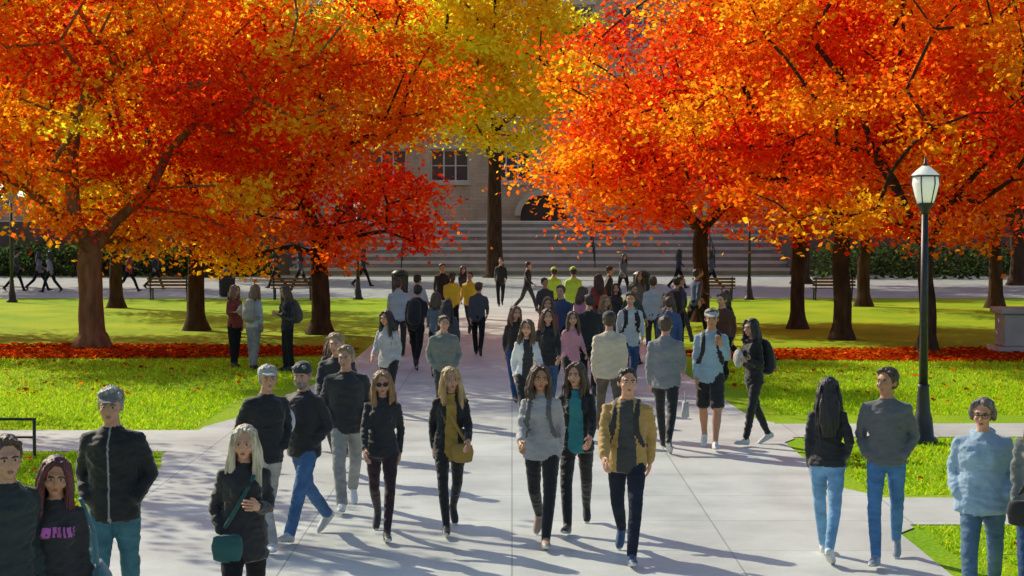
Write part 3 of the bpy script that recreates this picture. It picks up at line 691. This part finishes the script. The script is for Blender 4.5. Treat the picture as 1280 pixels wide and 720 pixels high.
def brickmat(name,c1,c2,mo):
    m,nt,out=new_mat(name); tc=N(nt,'ShaderNodeTexCoord'); sp=N(nt,'ShaderNodeSeparateXYZ'); cb=N(nt,'ShaderNodeCombineXYZ'); ad=N(nt,'ShaderNodeMath')
    nt.links.new(tc.outputs['Object'],sp.inputs[0]); nt.links.new(sp.outputs[0],ad.inputs[0]); nt.links.new(sp.outputs[1],ad.inputs[1])
    nt.links.new(ad.outputs[0],cb.inputs[0]); nt.links.new(sp.outputs[2],cb.inputs[1])
    br=N(nt,'ShaderNodeTexBrick'); br.inputs['Scale'].default_value=1; br.inputs['Brick Width'].default_value=.5; br.inputs['Row Height'].default_value=.22; br.inputs['Mortar Size'].default_value=.015
    for k_,c in(('Color1',c1),('Color2',c2),('Mortar',mo)): br.inputs[k_].default_value=(*c,1)
    nt.links.new(cb.outputs[0],br.inputs['Vector'])
    n1=N(nt,'ShaderNodeTexNoise'); n1.inputs['Scale'].default_value=.7; n1.inputs['Detail'].default_value=8; nt.links.new(tc.outputs['Object'],n1.inputs['Vector'])
    r=ramp(nt,[(.3,(.7,.7,.7)),(.7,(1.12,1.12,1.12))]); nt.links.new(n1.outputs[0],r.inputs[0])
    mx=N(nt,'ShaderNodeMix',data_type='RGBA',blend_type='MULTIPLY'); mx.inputs[0].default_value=1
    nt.links.new(br.outputs[0],mx.inputs[6]); nt.links.new(r.outputs[0],mx.inputs[7])
    b=N(nt,'ShaderNodeBsdfPrincipled'); b.inputs['Roughness'].default_value=.9; nt.links.new(mx.outputs[2],b.inputs['Base Color'])
    nt.links.new(b.outputs[0],out.inputs[0]); return m
BR=brickmat('tan_brick',(.60,.40,.25),(.68,.47,.30),(.48,.38,.28))
LS=mottled('limestone_trim',(.60,.47,.34),(.72,.58,.43),2,.85,.2,30,6)
GL=gloss('window_glass',(.05,.06,.08),.08); FRM=mottled('window_frame',(.6,.56,.5),(.75,.7,.62),4,.6,.05)
ROOF=mottled('slate_roof',(.05,.05,.055),(.10,.10,.11),3,.8,.4,20)
hall=empty('brick_hall',(0,113,2.885))
X0,X1=-42,42; bay=4.0; ww=2.5
floors=[(2.5,4.6),(6.8,9.3),(11.3,13.8)]; Ht=16.5
piers=[];span=[];glass=[];fr=[];sill=[]
nb=int((X1-X0)/bay)
for i in range(nb+1):
    xc=X0+i*bay
    piers.append((xc-(bay-ww)/2,xc+(bay-ww)/2,0,1,0,Ht))
for i in range(nb):
    xa=X0+i*bay+(bay-ww)/2; xb=xa+ww; zprev=0
    for (za,zb) in floors:
        span.append((xa,xb,.03,1,zprev,za)); zprev=zb
        glass.append((xa,xb,.38,.4,za,zb))
        sill.append((xa-.12,xb+.12,-.10,-.003,za-.2,za)); sill.append((xa-.12,xb+.12,-.07,-.003,zb,zb+.28))
        fr.append((xa,xa+.12,.3,.375,za,zb)); fr.append((xb-.12,xb,.3,.375,za,zb)); fr.append((xa+.12,xb-.12,.3,.375,zb-.12,zb)); fr.append((xa+.12,xb-.12,.3,.375,za,za+.12))
        xs=[xa+.12+(ww-.24)*k/3 for k in range(4)]
        for k in(1,2): fr.append((xs[k]-.05,xs[k]+.05,.31,.373,za+.12,zb-.12))
        for k in range(3): fr.append((xs[k]+(.05 if k else 0),xs[k+1]-(.05 if k<2 else 0),.315,.37,(za+zb)/2-.035,(za+zb)/2+.035))
    span.append((xa,xb,.03,1,zprev,Ht))
boxes('piers',piers,BR,hall); boxes('spandrels',span,BR,hall); boxes('window_glass',glass,GL,hall); boxes('window_frames',fr,FRM,hall); boxes('sills_and_lintels',sill,LS,hall)
boxes('string_courses',[(X0-2,X1+2,-.16,-.11,5.6,5.85),(X0-2,X1+2,-.30,-.11,Ht-.5,Ht+.2)],LS,hall)
boxes('side_and_back_walls',[(X0-2,X0-.86,.02,18,0,Ht),(X1+.86,X1+2,.02,18,0,Ht),(X0-.85,X1+.85,17,18,0,Ht)],BR,hall)
rv=[(X0-2.5,-.5,Ht+.21),(X1+2.5,-.5,Ht+.21),(X1+2.5,18.5,Ht+.21),(X0-2.5,18.5,Ht+.21),(X0+3,9,Ht+6),(X1-3,9,Ht+6)]
obj_from('roof',rv,[(0,1,5,4),(1,2,5),(2,3,4,5),(3,0,4),(3,2,1,0)],[ROOF],parent=hall)
pa=[];dp=[];DD=gloss('dark_door',(.05,.03,.02),.5)
for cx_ in(-10,2,14):
    for k in range(15):
        a0=math.pi*k/15; a1=math.pi*(k+1)/15
        r0,r1=1.45,1.85
        V4=[(cx_+r*math.cos(a),y,.35+r*.9*math.sin(a)) for y in(-.4,-.12) for (r,a) in((r0,a0),(r1,a0),(r1,a1),(r0,a1))]
        pa.append(([Vector(v) for v in V4],[(0,1,2,3),(7,6,5,4),(0,4,5,1),(1,5,6,2),(2,6,7,3),(3,7,4,0)]))
        dp.append(([Vector((cx_,-.05,.35)),Vector((cx_+r0*math.cos(a0),-.05,.35+r0*.9*math.sin(a0))),Vector((cx_+r0*math.cos(a1),-.05,.35+r0*.9*math.sin(a1)))],[(0,1,2)]))
    dp.append(([Vector((cx_-1.45,-.05,0)),Vector((cx_+1.45,-.05,0)),Vector((cx_+1.45,-.05,.35)),Vector((cx_-1.45,-.05,.35))],[(0,1,2,3)]))
join_parts('entrance_arches',[(q,0) for q in pa],[LS],False,hall)
join_parts('arch_doors',[(q,0) for q in dp],[DD],False,hall)

def hedge(name,x0,x1,y0,y1,z0,h,n,seed,c=(.035,.06,.018)):
    rng=np.random.default_rng(seed)
    C=np.stack([rng.uniform(x0,x1,n),rng.uniform(y0,y1,n),rng.uniform(0,1,n)**.8],1)
    hm=np.array([h*(.8+.35*noise.noise(Vector((a*.6+seed,b_*.6,0)))) for a,b_ in C[:,:2]]); C[:,2]=z0+C[:,2]*hm
    V=leaf_quads(C,np.full(n,.22),rng,.3); cols=np.array(c)*rng.uniform(.4,1.5,n)[:,None]
    return mesh_np(name,V,n,np.zeros((0,3)),[],[LEAF],cols,None)
hedge('hedge',-34,-12.5,91,94,0,2.0,7000,1,(.04,.05,.018)); hedge('hedge',15.5,34,88,92,0,2.0,6000,2,(.04,.045,.018))

# ---------------------------------------------------------------- street furniture
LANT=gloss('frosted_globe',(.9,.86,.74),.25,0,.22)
LITG=gloss('lit_globe',(.95,.9,.8),.3,0,1.5)
def lamp(x,y,H,twin=False,lit=0):
    e=empty('street_lamp',(x,y,0)); parts=[]
    zt=H-.62
    parts.append((loft([(0,0,0),(0,0,.06),(0,0,.10),(0,0,.35),(0,0,.42),(0,0,.75),(0,0,.80)],[.20,.20,.15,.125,.10,.075,.085],16,round_=.05),0))
    parts.append((loft([(0,0,.8),(0,0,zt-.1)],[.062,.045],16,round_=.05),0))
    heads=[(0,0)] if not twin else [(-.4,0),(.4,0)]
    if twin:
        parts.append((loft([(-.4,0,zt-.05),(-.3,0,zt-.18),(0,0,zt-.12),(.3,0,zt-.18),(.4,0,zt-.05)],[.03]*5,8),0))
    for hx,_ in heads:
        parts.append((loft([(hx,0,zt-.12),(hx,0,zt-.04),(hx,0,zt),(hx,0,zt+.03)],[.05,.075,.11,.125],16,round_=.05),0))
        parts.append((loft([(hx,0,zt+.03),(hx,0,zt+.12),(hx,0,zt+.28),(hx,0,zt+.38)],[.115,.145,.185,.175],16,round_=.05),1))
        for k in range(6):
            a=k*math.pi/3; parts.append((loft([(hx+math.cos(a)*.12,math.sin(a)*.12,zt+.03),(hx+math.cos(a)*.19,math.sin(a)*.19,zt+.29),(hx+math.cos(a)*.18,math.sin(a)*.18,zt+.39)],[.009]*3,5),0))
        parts.append((loft([(hx,0,zt+.385),(hx,0,zt+.40)],[.205,.20],16,round_=.05),0))
        parts.append((loft([(hx,0,zt+.402),(hx,0,zt+.415),(hx,0,zt+.47),(hx,0,zt+.53)],[.19,.18,.12,.045],16,round_=.05),1))
        parts.append((loft([(hx,0,zt+.535),(hx,0,zt+.57),(hx,0,zt+.66)],[.05,.022,.008],8),0))
    join_parts('lamp_body',parts,[IRON,LITG if lit else LANT],True,e)
    return e
lamp(5.58,23.8,3.85); lamp(-18.2,64,4.4,True,1); lamp(8.9,66,4.2)
lamp(-5.8,66.2,4.0)
v,f=tubes([(Vector((-6.05,22.2,0)),Vector((-6.05,22.2,.52)),.022,.022),(Vector((-8.6,22.2,0)),Vector((-8.6,22.2,.52)),.022,.022),(Vector((-11.2,22.2,0)),Vector((-11.2,22.2,.52)),.022,.022),
 (Vector((-11.2,22.2,.51)),Vector((-6.03,22.2,.51)),.018,.018),(Vector((-11.2,22.2,.28)),Vector((-6.05,22.2,.28)),.014,.014)],10)
obj_from('lawn_railing',v,f,[IRON],smooth=True)
PLI=mottled('plinth_stone',(.30,.29,.27),(.44,.42,.39),1.2,.8,.3,20,8)
e=empty('stone_plinth',(11.9,40.2,0))
boxes('base',[(-.9,.9,-.5,.5,0,.14)],PLI,e,.02); boxes('shaft',[(-.75,.75,-.4,.4,.142,.88)],PLI,e,.03); boxes('cap',[(-.85,.85,-.48,.48,.882,1.02)],PLI,e,.03)
def bin_(x,y):
    e=empty('trash_bin',(x,y,0)); pr=[(loft([(0,0,.02),(0,0,.08),(0,0,.8),(0,0,.86)],[.26,.28,.30,.31],18,round_=.05),0),(loft([(0,0,.9),(0,0,.96),(0,0,1.08)],[.33,.33,.16],18,round_=.1),0)]
    for k in range(16):
        a=k*math.pi/8; pr.append((loft([(.29*math.cos(a),.29*math.sin(a),.06),(.315*math.cos(a),.315*math.sin(a),.92)],[.012]*2,5),0))
    join_parts('bin_body',pr,[IRON],True,e)
bin_(-11.1,68.5); bin_(4.9,66.5); bin_(-4.3,67.5)
WOOD=mottled('bench_wood',(.12,.06,.03),(.2,.11,.05),6,.7,.3,40)
def bench(x,y,rot):
    e=empty('park_bench',(x,y,0)); e.rotation_euler=(0,0,rot)
    boxes('seat',[(-.8,.8,-.22+.11*i,-.22+.11*i+.09,.43,.46) for i in range(4)],WOOD,e); boxes('backrest',[(-.8,.8,.24,.27,.52+.12*i,.61+.12*i) for i in range(3)],WOOD,e)
    boxes('legs',[(a,a+.05,-.22,.235,.39,.428) for a in(-.7,.65)]+[(a,a+.05,-.22,-.17,0,.388) for a in(-.7,.65)]+[(a,a+.05,.185,.235,0,.388) for a in(-.7,.65)]+[(a,a+.05,.272,.30,.3,.88) for a in(-.7,.65)],IRON,e)
bench(-12.8,65.8,math.pi); bench(-8.2,65.8,math.pi); bench(7.5,65.6,math.pi); bench(12,65.8,math.pi)

# ---------------------------------------------------------------- light, sky, camera
az=math.atan2(-.72,.69); el=math.radians(33)
sv=Vector((math.sin(az)*math.cos(el),math.cos(az)*math.cos(el),math.sin(el)))
sl=bpy.data.lights.new('sun','SUN'); sl.energy=5.0; sl.angle=math.radians(.5); sl.color=(1,.90,.70)
so_=bpy.data.objects.new('sun',sl); so_.rotation_euler=sv.to_track_quat('Z','Y').to_euler(); COL.objects.link(so_)
wd=bpy.data.worlds.new('World'); scene.world=wd; wd.use_nodes=True
nt=wd.node_tree; nt.nodes.clear(); o_=nt.nodes.new('ShaderNodeOutputWorld'); bg=nt.nodes.new('ShaderNodeBackground'); sk=nt.nodes.new('ShaderNodeTexSky')
sk.sky_type='NISHITA'; sk.sun_disc=False; sk.sun_elevation=el; sk.sun_rotation=az
bg.inputs[1].default_value=.14; nt.links.new(sk.outputs[0],bg.inputs[0]); nt.links.new(bg.outputs[0],o_.inputs[0])
cam=bpy.data.cameras.new('camera'); co_=bpy.data.objects.new('camera',cam); COL.objects.link(co_)
cam.sensor_width=36; cam.lens=2200/1280*36; cam.clip_end=3000; cam.clip_start=.1
co_.location=(0,0,3.05); co_.rotation_euler=(math.radians(90)-math.atan(87/2200),0,0)
scene.camera=co_
scene.view_settings.view_transform='Standard'; scene.view_settings.look='None'; scene.view_settings.exposure=0
print('done',time.time()-T0)
